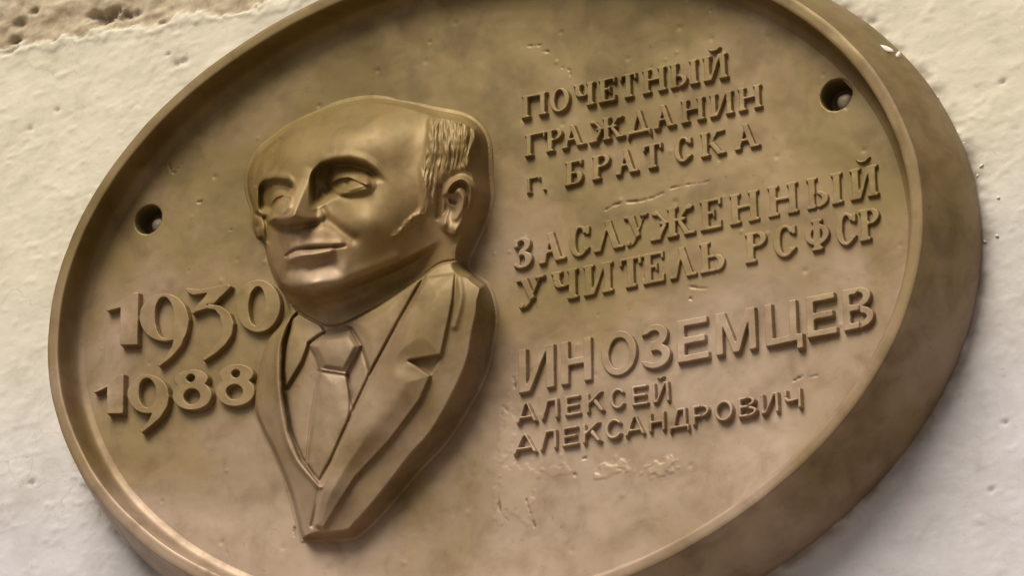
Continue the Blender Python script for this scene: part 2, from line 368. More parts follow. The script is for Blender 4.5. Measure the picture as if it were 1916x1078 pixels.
def build_plate():
    st = 2.0
    xs = np.arange(-920, 925, st); ys = np.arange(-690, 620, st)
    X, Y = np.meshgrid(xs, ys)
    ex = (X-ECX)*cos(ETILT)+(Y-ECY)*sin(ETILT); ey = -(X-ECX)*sin(ETILT)+(Y-ECY)*cos(ETILT)
    ins = (ex/(EA-RIMW-14))**2+(ey/(EB-RIMW-14))**2 < 1
    er = (1-np.sqrt((ex/(EA-RIMW-14))**2+(ey/(EB-RIMW-14))**2))*700
    Z = TP+(2.2*fbm(X/260, Y/260, 71, 3)+0.4*fbm(X/55, Y/55, 75, 3))*sm(er/80)+dish(X, Y)
    flake = np.zeros(X.shape); scr_shade = np.zeros(X.shape)
    def win(poly, pad=40):
        x0, y0 = poly.min(0)-pad; x1, y1 = poly.max(0)+pad
        return (slice(max(0, int((y0+690)/st)), int((y1+690)/st)+1), slice(max(0, int((x0+920)/st)), int((x1+920)/st)+1))
    # shallow dents / paint patches that stand a little proud
    for pts, hgt, fl in (([(1112,893),(1125,872),(1150,862),(1172,866),(1190,880),(1160,884),(1140,892)], 2.2, 0.55),
                    ([(1198,884),(1222,866),(1250,856),(1272,862),(1262,880),(1238,897),(1215,890)], 2.6, 0.8),
                    ([(925,930),(935,880),(960,868),(1010,880),(1000,930),(985,985),(955,960),(930,990)], 1.2, 0.35),
                    ([(940,770),(955,740),(965,800),(955,850),(930,870)], 1.0, 0.25),
                    ([(1020,880),(1060,872),(1080,884),(1045,895)], 1.2, 0.3)):
        q = ray([p[0] for p in pts], [p[1] for p in pts], TP)[:, :2]; s = win(q)
        d = sd_poly(X[s], Y[s], catmull(q))+9*fbm(X[s]/11, Y[s]/11, 81, 4)
        f = sm(d/7); Z[s] += 0.45*hgt*f; flake[s] = np.maximum(flake[s], 0.8*fl*f*np.clip(0.75+0.5*fbm(X[s]/20, Y[s]/20, 83, 2), 0, 1))
    # scratches, casting cracks
    for pts, wd, dp in (([(1135,392),(1148,384),(1170,378),(1200,376),(1222,370),(1240,361)], 2.2, 4), ([(1255,352),(1290,345),(1330,338)], 1.6, 2), ([(1318,342),(1324,340)], 3, 4),
                    ([(978,84),(1010,83)], 2.5, 3), ([(1015,95),(1025,96)], 2.5, 3), ([(1050,125),(1065,130),(1066,140)], 2, 3),
                    ([(318,308),(322,322),(328,324)], 2.2, 4), ([(330,322),(342,308)], 2.2, 4), ([(280,255),(296,252)], 2.0, 2),
                    ([(1290,537),(1310,540),(1328,541)], 2, 3), ([(1292,558),(1300,565)], 2.2, 4), ([(1485,712),(1504,702)], 2.2, 4), ([(1515,706),(1530,703)], 1.6, 3),
                    ([(1075,888),(1078,890)], 3, 4), ([(1092,858),(1096,857)], 2.5, 3), ([(940,760),(952,772)], 2, 3), ([(938,775),(941,784)], 1.6, 2), ([(960,706),(964,716),(962,726)], 2.4, 3),
                    ([(930,920),(936,960),(950,975)], 1.8, 2), ([(985,935),(1000,985)], 1.6, 2), ([(551,988),(551,1004)], 2.2, 4), ([(370,378),(376,377)], 3, 3), ([(430,430),(434,429)], 2.5, 3),
                    ([(555,500),(556,520)], 1.8, 2), ([(236,905),(240,915)], 3, 3), ([(425,1030),(432,1045)], 2, 2)):
        q = ray([p[0] for p in pts], [p[1] for p in pts], TP)[:, :2]; s = win(q, 14)
        d = d_line(X[s], Y[s], q)+1.2*fbm(X[s]/6, Y[s]/6, 85, 2); g = np.exp(-(d/(0.8*wd))**2)*np.clip(0.7+0.8*fbm(X[s]/12, Y[s]/12, 87, 2), 0, 1); Z[s] -= 0.6*dp*g; scr_shade[s] = np.maximum(scr_shade[s], 0.6*g)
    # little blisters in the cast surface
    for k in range(110):
        a = RNG.uniform(0, 2*pi); r = sqrt(RNG.uniform(0, 1)); cx = ECX+r*860*cos(a); cy = ECY+r*580*sin(a); rad = RNG.uniform(2.5, 6); s = win(np.array([[cx, cy]]), 20)
        Z[s] += RNG.choice([-0.9, -0.6, 0.5, 0.7])*np.exp(-((X[s]-cx)**2+(Y[s]-cy)**2)/rad**2)
    # two bolt holes, their inner shade painted dark through this colour mask
    for (hx, hy, hz) in HOLES:
        d = np.hypot(X-hx, Y-hy); Z -= 46*sm((30.5-d)/5); scr_shade = np.maximum(scr_shade, 0.55*sm((32-d)/4))
    P = np.stack([X, Y, Z], -1)
    k = ins[:-1, :-1] & ins[1:, 1:] & ins[1:, :-1] & ins[:-1, 1:]
    grid_mesh(P, k, 'plate', M_plate, root, attrs={'flake': flake, 'scratch_hole_shade': scr_shade})
build_plate()

def build_bolts():
    for (hx, hy, _) in HOLES:
        hb = TP+float(dish(np.array([hx]), np.array([hy]))[0])
        prof = [(0.2, 26), (7, 25.4), (12, 23), (15.5, 18.5), (17, 13), (17.5, 0), (17.5, -10)]
        n = 28; th = np.linspace(0, 2*pi, n, endpoint=False)
        V = np.array([[hx+7+r*cos(t), hy-4+r*sin(t), hb-46+z+(0.8*sin(3*t) if r > 10 else 0)] for r, z in prof for t in th])
        idx = np.arange(len(V)).reshape(len(prof), n); nx = np.roll(idx, -1, 1)
        q = np.stack([idx[:-1], idx[1:], nx[1:], nx[:-1]], -1).reshape(-1, 4)
        mesh_from(W(V), q, 'bolt', M_bolt, root)
build_bolts()

# ------------------------------------------------------------------ raised lettering
LH = 12.0
def rect(x0, y0, x1, y1): return ('+', [(x0, y0), (x1, y0), (x1, y1), (x0, y1)])
def quad(*p): return ('+', list(p))
def ellp(cx, cy, rx, ry, s='+', a0=0, a1=360, n=36):
    return (s, [(cx+rx*cos(radians(a0+(a1-a0)*k/n)), cy+ry*sin(radians(a0+(a1-a0)*k/n))) for k in range(n+(0 if a1-a0 == 360 else 1))])
def diag(x0, y0, x1, y1, t):       # slanted bar with horizontal ends, t = horizontal thickness
    return ('+', [(x0, y0), (x0+t, y0), (x1+t, y1), (x1, y1)])
# every glyph is drawn in a box 1 wide and 1 high; tx / ty = stem and bar thickness in box units
def serif(ch, ar):
    ts = 0.26/ar; tn = 0.135/ar; tb = 0.14; so = 0.065/ar     # ar = width/height
    sl = lambda xc0, xc1, y: rect(xc0-so, y, xc1+so, y+tb)
    stem = lambda x: [rect(x, 0, x+ts, 1), sl(x, x+ts, 0), sl(x, x+ts, 1-tb)]
    L = so; Rr = 1-ts-so
    if ch == 'П': return stem(L)+stem(Rr)+[rect(L, 1-tb*1.2, 1-so, 1)]
    if ch in 'НЫ' and ch == 'Н': return stem(L)+stem(Rr)+[rect(L, 0.46, 1-so, 0.46+tb)]
    if ch in 'ИЙ':
        g = stem(L)+stem(Rr)+[quad((L+ts*0.6, 0.02), (L+ts*1.25, 0.02), (1-so-ts*0.6, 0.98), (1-so-ts*1.25, 0.98))]
        if ch == 'Й': g += [('+', [(0.22, 1.26), (0.34, 1.12), (0.5, 1.08), (0.66, 1.12), (0.80, 1.26), (0.70, 1.28), (0.6, 1.2), (0.5, 1.18), (0.42, 1.2), (0.32, 1.28)])]
        return g
    if ch == 'О': return [ellp(.5, .5, .5, .52), ellp(.5, .5, .5-ts*1.0, .52-tb, '-')]
    if ch == 'С': return [ellp(.5, .5, .5, .52), ellp(.53, .5, .5-ts*0.95, .52-tb, '-'), ('-', [(0.72, 0.30), (1.2, 0.22), (1.2, 0.70), (0.72, 0.70)]), rect(1-tn*1.2, .64, 1, .95), ('+', [(0.78, 0.22), (0.86, 0.08), (1.0, 0.24), (0.95, 0.32)])]
    if ch == 'Ч': return stem(Rr)+[rect(so, .66, so+ts, 1), sl(so, so+ts, 1-tb), ('+', [(so, .7), (so+.03, .52), (.25, .42), (.5, .42), (Rr+.05, .47), (Rr+.05, .57), (.5, .52), (so+ts+.05, .56), (so+ts, .7)])]
    if ch == 'Е': return stem(L)+[rect(L, 0, .95, tb), rect(L, 1-tb, .95, 1), rect(L, .47, .68, .47+tb), rect(.95-tn, 0, .95, .30), rect(.95-tn, .72, .95, 1), rect(.68-tn*.8, .36, .68, .66)]
    if ch == 'Т': return [rect(.5-ts/2, 0, .5+ts/2, 1), sl(.5-ts/2, .5+ts/2, 0), rect(.02, 1-tb, .98, 1), rect(.02, .70, .02+tn, 1), rect(.98-tn, .70, .98, 1)]
    if ch == 'Г': return stem(L)+[rect(L, 1-tb, .98, 1), rect(.98-tn, .68, .98, 1)]
    if ch == 'Ы': return [rect(L, 0, L+ts, 1), sl(L, L+ts, 1-tb), rect(L-so, 0, L+ts, tb), ellp(L+ts, .28, .62-L-ts, .28, '+', -90, 90), ellp(L+ts*.9, .28, .62-L-ts-ts*.85, .28-tb, '-', -90, 90)]+[rect(Rr, 0, Rr+ts, 1), sl(Rr, Rr+ts, 0), sl(Rr, Rr+ts, 1-tb)]
    if ch == 'Ь': return [rect(L, 0, L+ts, 1), sl(L, L+ts, 1-tb), rect(L-so, 0, L+ts, tb), rect(L+ts*.9, .57-tb, .62, .57), rect(L+ts*.9, 0, .62, tb), ellp(.6, .285, .40, .285, '+', -90, 90), ellp(.58, .285, .40-ts*.95, .285-tb, '-', -90, 90)]
    if ch == 'Б': return serif('Ь', ar)+[rect(L, 1-tb, .95, 1), rect(.95-tn, .74, .95, 1)]
    if ch == 'Р': return [ellp(.52, .73, .46, .27, '+', -90, 90), rect(L+ts*.5, .46, .55, 1), ('-', ellp(.52, .73, .46-ts*.95, .27-tb, '+', -90, 90)[1]), ('-', [(L+ts, .46+tb), (.54, .46+tb), (.54, 1-tb), (L+ts, 1-tb)])]+stem(L)
    if ch == 'А': return [quad((.10, 0), (.10+tn*1.2, 0), (.52, 1), (.44, 1)), quad((.88-ts*1.05, 0), (.88, 0), (.56, 1), (.56-ts*1.0, 1)), rect(.25, .30, .72, .30+tb), rect(0, 0, .30, tb), rect(.58, 0, 1, tb)]
    if ch == 'Л': return [quad((.10, 0), (.10+tn*1.3, 0), (.55, 1), (.46, 1)), quad((.90-ts*1.05, 0), (.90, 0), (.58, 1), (.58-ts*1.0, 1)), rect(0, 0, .28, tb), rect(.62, 0, 1, tb)]
    if ch == 'Д': return [quad((.14, .02), (.14+tn*1.3, .02), (.55, 1), (.47, 1)), quad((.86-ts, .02), (.86, .02), (.60, 1), (.60-ts*.95, 1)), rect(.02, 0, .98, tb*1.2), ('+', [(.0, -.20), (.09, -.20), (.16, .05), (.02, .05)]), ('+', [(.91, -.20), (1.0, -.20), (.98, .05), (.84, .05)])]
    if ch == 'К': return stem(L)+[quad((L+ts*.8, .42), (L+ts*1.2, .54), (.86, 1), (.70, 1)), quad((.32, .52), (.32+ts*.9, .60), (.95, 0), (.95-ts*1.1, 0)), rect(.62, 0, 1, tb), rect(.62, 1-tb, .98, 1)]
    if ch == 'Ж': return [rect(.5-ts/2, 0, .5+ts/2, 1), sl(.5-ts/2, .5+ts/2, 0), sl(.5-ts/2, .5+ts/2, 1-tb), rect(.2, .47, .8, .47+tb),
            quad((.20, .95), (.20-ts*.3+.0, .82), (.34, .44), (.44, .50)), quad((.80, .95), (.80+ts*.3, .82), (.66, .44), (.56, .50)), ellp(.13, .88, .10, .10), ellp(.87, .88, .10, .10),
            quad((.30, .54), (.40, .46), (.06+ts, 0), (.06, 0)), quad((.70, .54), (.60, .46), (.94-ts, 0), (.94, 0)), rect(0, 0, .27, tb), rect(.73, 0, 1, tb)]
    if ch == 'З': return [ellp(.46, .76, .44, .26), ellp(.42, .76, .44-ts*.85, .26-tb, '-'), ('-', [(-.1, .50), (.34, .50), (.34, .98-tb), (-.1, .80)]), ellp(.47, .27, .5, .29), ellp(.43, .27, .5-ts*.95, .29-tb, '-'), ('-', [(-.1, .20), (.25, .20), (.25, .56), (-.1, .56)]), rect(.28, .47, .6, .47+tb), rect(.04, .68, .04+tn*1.3, .98), ellp(.10, .16, .10, .10)]
    if ch == 'У': return [quad((.10, 1), (.10+ts*1.1, 1), (.56+ts*.45, .28), (.48, .22)), quad((.82, 1), (.90, 1), (.50, .12), (.36, .02), (.34, .10), (.42, .18)), rect(0, 1-tb, .42, 1), rect(.64, 1-tb, 1, 1), ('+', [(.40, .14), (.30, .08), (.22, .10), (.30, .0), (.42, .04)]), ellp(.20, .10, .11, .10)]
    if ch == 'Ф': return [ellp(.5, .5, .5, .34), ellp(.5, .5, .5-ts*.95, .34-tb, '-'), rect(.5-ts/2, 0, .5+ts/2, 1), sl(.5-ts/2, .5+ts/2, 0), sl(.5-ts/2, .5+ts/2, 1-tb)]
    if ch == '.': return [ellp(.5, .10, .5, .10)]
def sans(ch, ar):
    ts = 0.21/ar; tb = 0.185
    if ch in 'ИЙ':
        g = [rect(0, 0, ts, 1), rect(1-ts, 0, 1, 1), quad((ts*.55, 0), (ts*1.35, 0), (1-ts*.55, 1), (1-ts*1.35, 1))]
        if ch == 'Й': g += [('+', [(.2, 1.28), (.32, 1.13), (.5, 1.09), (.68, 1.13), (.8, 1.28), (.64, 1.28), (.5, 1.2), (.36, 1.28)])]
        return g
    if ch == 'Н': return [rect(0, 0, ts, 1), rect(1-ts, 0, 1, 1), rect(0, .5-tb/2, 1, .5+tb/2)]
    if ch == 'О': return [ellp(.5, .5, .5, .52), ellp(.5, .5, .5-ts, .52-tb, '-')]
    if ch == 'С': return [ellp(.5, .5, .5, .52), ellp(.52, .5, .5-ts, .52-tb, '-'), ('-', [(.6, .36), (1.3, .22), (1.3, .78), (.6, .64)])]
    if ch == 'Е': return [rect(0, 0, ts, 1), rect(0, 0, 1, tb), rect(0, 1-tb, .97, 1), rect(0, .5-tb/2, .9, .5+tb/2)]
    if ch == 'З': return [ellp(.46, .74, .46, .28), ellp(.42, .74, .46-ts*.95, .28-tb*.95, '-'), ('-', [(-.1, .46), (.32, .46), (.32, .80), (-.1, .74)]), ellp(.48, .275, .52, .295), ellp(.43, .275, .52-ts*.95, .295-tb*.95, '-'), ('-', [(-.1, .26), (.30, .20), (.30, .58), (-.1, .58)]), rect(.30, .44, .62, .58)]
    if ch == 'М': t2 = ts*.95; return [rect(0, 0, t2, 1), rect(1-t2, 0, 1, 1), quad((t2*.3, 1), (t2*1.25, 1), (.5+t2*.45, 0), (.5-t2*.45, 0)), quad((1-t2*.3, 1), (1-t2*1.25, 1), (.5-t2*.45, 0), (.5+t2*.45, 0))]
    if ch == 'Ц': return [rect(0, 0, ts, 1), rect(.86-ts, 0, .86, 1), rect(0, 0, 1, tb), rect(1-ts*.85, -.2, 1, tb)]
    if ch == 'В': return [rect(0, 0, ts, 1), rect(ts*.5, 0, .55, 1), ellp(.52, .75, .42, .25, '+', -90, 90), ellp(.54, .27, .46, .27, '+', -90, 90), ('-', [(ts, tb), (.54, tb), (.54, .52-tb/2), (ts, .52-tb/2)]), ('-', [(ts, .52+tb/2), (.5, .52+tb/2), (.5, 1-tb), (ts, 1-tb)]), ellp(.5, .27, .5-ts, .27-tb, '-', -90, 90), ellp(.48, .75, .44-ts, .25-tb*.8, '-', -90, 90)]
    if ch == 'А': return [quad((0, 0), (ts*1.05, 0), (.5+ts*.25, 1), (.5-ts*.5, 1)), quad((1-ts*1.05, 0), (1, 0), (.5+ts*.5, 1), (.5-ts*.25, 1)), rect(.22, .2, .8, .2+tb*.9)]
    if ch == 'Л': return [rect(1-ts, 0, 1, 1), quad((.0, 0), (ts*.95, 0), (.40+ts*.6, 1), (.36, 1)), rect(.36, 1-tb, 1, 1)]
    if ch == 'К': return [rect(0, 0, ts, 1), quad((ts*.8, .36), (ts*.8, .62), (1-ts*1.25, 1), (.98, 1)), quad((.36, .50), (.36+ts*.8, .70), (1.02, 0), (1.02-ts*1.3, 0))]
    if ch == 'Д': return [rect(.88-ts, 0, .88, 1), quad((.10, 0), (.10+ts*.95, 0), (.44+ts*.5, 1), (.38, 1)), rect(.38, 1-tb, .88, 1), rect(0, 0, 1, tb), rect(0, -.2, ts*.75, tb), rect(1-ts*.75, -.2, 1, tb)]
    if ch == 'Р': return [rect(0, 0, ts, 1), rect(ts*.5, .36, .55, 1), ellp(.54, .68, .46, .32, '+', -90, 90), ('-', [(ts, .36+tb), (.54, .36+tb), (.54, 1-tb), (ts, 1-tb)]), ellp(.52, .68, .48-ts, .32-tb, '-', -90, 90)]
    if ch == 'Ч': return [rect(1-ts, 0, 1, 1), rect(0, .6, ts, 1), ('+', [(0, .64), (.03, .46), (.2, .36), (.5, .35), (1-ts*.5, .40), (1-ts*.5, .56), (.5, .52), (ts+.06, .55), (ts, .64)])]

def raise_mesh(polys_px, name, h=LH, lvl=0.35, slope=2.8, label=None, seed=0, gap=0.0):
    """polys_px: list of glyphs, each a list of (sign, photo-pixel polygon): a cast raised mark on the plate"""
    glyphs = []
    for g in polys_px:
        gg = []
        for s, p in g:
            p = np.array(p, float); gg.append((s, ray(p[:, 0], p[:, 1], TP+h*lvl)[:, :2]))
        glyphs.append(gg)
    allp = np.concatenate([p for g in glyphs for _, p in g])
    x0, y0 = allp.min(0)-10; x1, y1 = allp.max(0)+10; st = 0.9
    xs = np.arange(x0, x1, st); ys = np.arange(y0, y1, st); X, Y = np.meshgrid(xs, ys)
    SD = np.full(X.shape, -50.0)
    for g in glyphs:
        ap = np.concatenate([p for _, p in g]); a = ap.min(0)-8; b = ap.max(0)+8
        s = (slice(max(0, int((a[1]-y0)/st)), int((b[1]-y0)/st)+2), slice(max(0, int((a[0]-x0)/st)), int((b[0]-x0)/st)+2))
        sd = np.full(X[s].shape, -50.0)
        for sg, p in g:
            d = sd_poly(X[s], Y[s], p)
            sd = np.maximum(sd, d) if sg == '+' else np.minimum(sd, -d)
        SD[s] = np.maximum(SD[s], sd)
    SD = blur(SD, 1.1)+0.3*fbm(X/9, Y/9, 91+seed, 2)
    hh = h*(1+0.10*fbm(X/60, Y/60, 95+seed, 2))
    Z = TP+dish(X, Y)-4+(hh+4)*sm((SD+1.2)/slope*0.85+0.0)+0.12*fbm(X/14, Y/14, 97, 2)
    P = np.stack([X, Y, Z], -1)
    ok = SD > -1.9
    k = ok[:-1, :-1] | ok[1:, 1:] | ok[1:, :-1] | ok[:-1, 1:]
    o = grid_mesh(P, k, name, M_letter, root)
    if label: o['label'] = label
    return o

def text_line(glyph_ext, b0, b1, cap0, cap1, zoom, off, style, label, up0=(0.0, -1.0), up1=(-0.06, -1.0), seed=0):
    """glyph_ext: [(char, x0, x1)] read off an enlargement; b0, b1: the baseline's ends there; cap heights in photo px"""
    out = []
    for ch, x0, x1 in glyph_ext:
        def pt(x):
            t = (x-b0[0])/(b1[0]-b0[0]); y = b0[1]+t*(b1[1]-b0[1])
            cap = cap0+(cap1-cap0)*t; ux = up0[0]+(up1[0]-up0[0])*t
            return x/zoom+off[0], y/zoom+off[1], cap, ux
        X0, Y0, c0, u0 = pt(x0); X1, Y1, c1, u1 = pt(x1)
        ar = abs(X1-X0)/c0
        g = []
        for s, poly in style(ch, ar):
            pp = []
            for u, v in poly:
                cap = c0+(c1-c0)*u; ux = u0+(u1-u0)*u
                pp.append((X0+(X1-X0)*u+ux*cap*v, Y0+(Y1-Y0)*u-cap*v))
            g.append((s, pp))
        out.append(g)
    return raise_mesh(out, 'inscription_line', h=8.0 if style is serif else 10.0, label=label, seed=seed)

Z3 = (3.369, (940, 60)); Z4 = (2.521, (940, 280)); Z5 = (2.246, (900, 520))
text_line([('П',122,288),('О',300,432),('Ч',450,590),('Е',608,728),('Т',742,858),('Н',884,1044),('Ы',1060,1246),('Й',1268,1432)], (125,556), (1430,292), 45, 49, *Z3, serif, 'serif letters reading ПОЧЕТНЫЙ', seed=1)
text_line([('Г',142,280),('Р',275,388),('А',375,530),('Ж',545,778),('Д',788,945),('А',955,1100),('Н',1128,1286),('И',1308,1466),('Н',1488,1646)], (145,796), (1645,478), 43.5, 46, *Z3, serif, 'serif letters reading ГРАЖДАНИН', seed=2)
def line3():
    a = [('Б',393,515),('Р',565,690),('А',715,865),('Т',885,1018),('С',1085,1205),('К',1252,1415),('А',1465,1632)]
    return text_line(a, (395,982), (1630,724), 48, 48.5, *Z3, serif, 'widely spaced serif letters reading БРАТСКА', seed=3)
line3()
text_line([('Г',152,248),('.',255,280)], (155,1028), (275,1004), 31, 31, *Z3, serif, 'small serif letter г with full stop', seed=4)
text_line([('З',52,150),('А',172,305),('С',315,420),('Л',432,580),('У',574,694),('Ж',698,915),('Е',934,1048),('Н',1074,1220),('Н',1254,1405),('Ы',1438,1615),('Й',1644,1785)], (60,571), (1785,222), 58, 61, *Z4, serif, 'large serif letters reading ЗАСЛУЖЕННЫЙ', seed=5)
text_line([('У',66,205),('Ч',232,365),('И',384,530),('Т',553,668),('Е',664,778),('Л',792,925),('Ь',934,1060)], (70,762), (1060,570), 59, 60, *Z4, serif, 'serif letters reading УЧИТЕЛЬ', seed=6)
text_line([('Р',1146,1260),('С',1280,1395),('Ф',1430,1552),('С',1575,1682),('Р',1688,1796)], (1146,548), (1796,424), 60, 62, *Z4, serif, 'serif letters reading РСФСР', up0=(-0.03,-1), seed=7)
text_line([('И',160,316),('Н',338,474),('О',508,664),('З',678,806),('Е',828,966),('М',990,1166),('Ц',1198,1362),('Е',1374,1506),('В',1528,1664)], (160,494), (1665,208), 84, 79, *Z5, sans, 'tall bold sans letters reading ИНОЗЕМЦЕВ', seed=8)
text_line([('А',148,242),('Л',252,332),('Е',354,426),('К',444,528),('С',544,616),('Е',636,710),('Й',724,800)], (150,620), (800,523), 39, 40, *Z5, sans, 'small bold letters reading АЛЕКСЕЙ', seed=9)
text_line([('А',134,242),('Л',248,326),('Е',342,416),('К',430,514),('С',524,602),('А',606,698),('Н',708,782),('Д',794,882),('Р',890,968),('О',984,1068),('В',1084,1168),('И',1180,1260),('Ч',1278,1356)], (135,753), (1355,553), 38, 40, *Z5, sans, 'small bold letters reading АЛЕКСАНДРОВИЧ', seed=10)

def numerals():
    def z(pts): return [(x/3.2675+160, y/3.2675+500) for x, y in pts]
    def el(cx, cy, rx, ry, rot=0, s='+'):
        c, si = cos(radians(rot)), sin(radians(rot))
        return (s, z([(cx+rx*cos(a)*c-ry*sin(a)*si, cy+rx*cos(a)*si+ry*sin(a)*c) for a in np.linspace(0, 2*pi, 40, endpoint=False)]))
    def po(pts, s='+', n=4): return (s, z([tuple(p) for p in catmull(pts, True, n)]))
    def pl(pts, s='+'): return (s, z(pts))
    one = [pl([(135,262),(190,240),(255,200),(318,158),(345,162),(338,488),(226,492),(226,262),(148,288)])]
    nine = [el(494,316,152,152,0), el(497,316,54,122,-3,'-'), pl([(640,270),(652,330),(638,410),(604,490),(545,560),(462,626),(448,606),(505,552),(540,490),(552,440),(600,330)])]
    three = [pl([(612,140),(640,132),(700,140),(780,128),(890,106),(912,126),(800,238),(760,240),(668,305),(655,288),(752,172),(672,184),(640,172)]),
             pl([(660,300),(700,262),(770,232),(840,240),(900,285),(925,350),(912,425),(870,490),(800,548),(734,588),(722,570),(780,520),(828,450),(842,380),(832,310),(800,272),(755,268),(700,285)])]
    zero = [el(1068,246,140,166,4), el(1062,246,46,116,3,'-')]
    raise_mesh([one, nine, three, zero], 'year_numerals', h=15, label='raised numerals reading 1930', seed=11)
    one2 = [pl([(60,770),(110,745),(165,715),(222,665),(256,660),(250,910),(148,914),(148,752),(78,790)])]
    nine2 = [el(398,786,130,124,0), el(394,778,48,86,-3,'-'), pl([(518,740),(532,800),(520,865),(480,930),(425,980),(362,1030),(345,1012),(400,950),(420,905),(480,800)])]
    e1 = [el(668,795,124,92,-6), el(662,694,108,64,-4), el(659,688,23,20,0,'-'), el(666,800,46,44,0,'-')]
    e2 = [el(930,770,122,94,-6), el(936,664,108,66,-4), el(932,660,22,20,0,'-'), el(925,772,46,42,0,'-')]
    raise_mesh([one2, nine2, e1, e2], 'year_numerals', h=15, label='raised numerals reading 1988', seed=12)
numerals()

# ------------------------------------------------------------------ the relief portrait
def build_bust():
    st = 1.0
    gx = np.arange(450, 945, st); gy = np.arange(168, 1026, st)
    X, Y = np.meshgrid(gx, gy)
    sdo = sd_poly(X, Y, BUST_OUT)
    G = lambda pts, s, closed=False: np.exp(-0.5*(d_line(X, Y, catmull(pts, closed, 5) if len(pts) > 2 else pts)/s)**2)
    B = lambda x, y, sx, sy=None, rot=0: np.exp(-0.5*((((X-x)*cos(radians(rot))+(Y-y)*sin(radians(rot)))/sx)**2+((-(X-x)*sin(radians(rot))+(Y-y)*cos(radians(rot)))/(sy or sx))**2))
    PS = lambda pts, n=5: sd_poly(X, Y, catmull(pts, True, n) if n else pts)
    # ---------------- head base form
    head_pts = [(600,224,40),(650,202,44),(700,194,48),(755,201,54),(811,214,62),(860,226,66),(888,248,67),(886,280,68),(886,330,66),(888,420,58),
      (492,290,28),(476,325,26),(474,360,25),(485,400,30),(501,455,34),(509,490,36),(522,480,72),(523,530,46),(538,553,50),(540,245,42),
      (560,255,76),(620,235,86),(700,222,90),(760,226,85),(540,290,88),(600,265,108),(660,255,116),(720,255,110),(780,260,93),(840,260,80),
      (520,320,84),(570,310,114),(640,285,128),(700,290,122),(750,300,108),(800,310,93),(850,310,77),
      (575,335,120),(720,330,114),(760,350,104),(655,345,112),(540,368,104),(520,350,90),
      (660,385,118),(700,380,118),(740,390,104),(690,420,117),(640,400,116),(730,430,98),(780,390,84),(780,440,63),(620,390,114),
      (510,410,60),(503,430,50),(525,440,86),(545,420,112),
      (575,450,128),(560,470,126),(620,460,122),(650,470,110),(545,495,100),(580,502,108),(620,500,108),(600,522,124),(585,531,127),(562,525,114),(650,500,106),
      (590,541,114),(622,546,98),(558,549,84),(640,530,108),(690,500,80),(740,480,68),(690,460,102),(790,470,45),(830,440,52),
      (570,575,62),(600,590,50),(620,605,42),(650,592,45),(700,562,40),(750,532,40),(800,500,40),(850,480,46),(660,560,56),(720,525,48),(600,565,74),(850,380,62),(830,340,76)]
    H = tps(head_pts, X, Y, 0.03)
    # brows and eye sockets
    yb1 = np.interp(X, [575, 587, 600, 625, 655, 685, 705, 722, 735], [334, 317, 305, 299, 297.5, 306, 319, 337, 350])
    yl1 = np.interp(X, [575, 600, 627, 663, 693, 722, 735], [394, 386, 370, 354, 343, 342, 342])
    fx1 = sm((X-578)/12)*sm((738-X)/38)
    D1 = sm((Y-yb1+2)/15)*sm((yl1+2-Y)/25)*fx1
    H -= blur(np.interp(X, [580, 612, 640, 690, 722], [36, 38, 30, 22, 13])*D1, 1.2)
    H += 5*np.exp(-0.5*((Y-yb1+7)/6)**2)*sm((X-585)/25)*sm((735-X)/40)
    def ball(x, y, rx, ry, rot=0.0):
        return np.clip(1-((X-x)/rx)**2-((Y-y-(X-x)*rot)/ry)**2, 0, 1)**1.25
    H += 20*ball(656, 342, 50, 28, 0.08)
    yd1 = np.interp(X, [618, 626, 634, 652, 668, 688, 698], [347, 340, 335.5, 333, 339, 348, 352]); yw1 = np.interp(X, [618, 628, 642, 660, 682, 692], [347, 352, 359, 360, 352, 349])
    mk = sm((X-616)/12)*sm((696-X)/12)
    H += 9.0*sm((yd1-Y)/3.0+0.5)*mk*sm((Y-yb1-6)/12)
    H += 1.8*sm((Y-yw1)/4+0.5)*mk*sm((yw1+14-Y)/10)
    H -= 2.5*G([(622,364),(648,368),(676,362)], 4)
    H -= 4.5*B(649, 343.5, 3.2); H -= 6*B(612, 349, 8, 7); H += 4*B(603, 362, 4)
    yb2 = np.interp(X, [480, 487, 495, 515, 540, 553, 562], [352, 342, 337, 333.5, 337, 349, 360])
    yl2 = np.interp(X, [480, 490, 515, 540, 556], [400, 404, 408, 398, 380])
    D2 = sm((Y-yb2+2)/12)*sm((yl2-Y)/22)*sm((X-482)/8)*sm((559-0.42*np.maximum(Y-342, 0)-X)/9)
    H -= blur(27*D2, 1.2); H += 3.5*np.exp(-0.5*((Y-yb2+6)/5)**2)*sm((X-484)/14)*sm((560-X)/16)
    H += 15*ball(526, 378, 24, 24)
    yd2 = np.interp(X, [506, 511, 517, 528, 541, 548], [388, 378, 370.5, 366.5, 369, 374])
    H -= 3.5*B(529, 376, 2.8); H += 7.0*sm((yd2-Y)/3+0.5)*sm((X-505)/8)*sm((550-X)/8)*sm((Y-yb2-5)/10)
    # nose
    a = np.array([576., 338.]); b = np.array([549., 402.]); e = b-a; L = sqrt(e@e); e /= L; nrm = np.array([-e[1], e[0]])
    if nrm[0] < 0: nrm = -nrm
    s = ((X-a[0])*e[0]+(Y-a[1])*e[1])/L; d = (X-a[0])*nrm[0]+(Y-a[1])*nrm[1]
    A = np.interp(s, [-0.35, 0, 0.25, 0.55, 0.85, 1.0, 1.4], [0, 8, 19, 36, 54, 58, 58])
    wr = np.interp(s, [0, 0.5, 0.8, 1.0, 1.6], [20, 33, 40, 48, 52]); fl_ = np.interp(s, [0, 0.5, 0.8, 1, 1.3], [11, 19, 26, 32, 33])
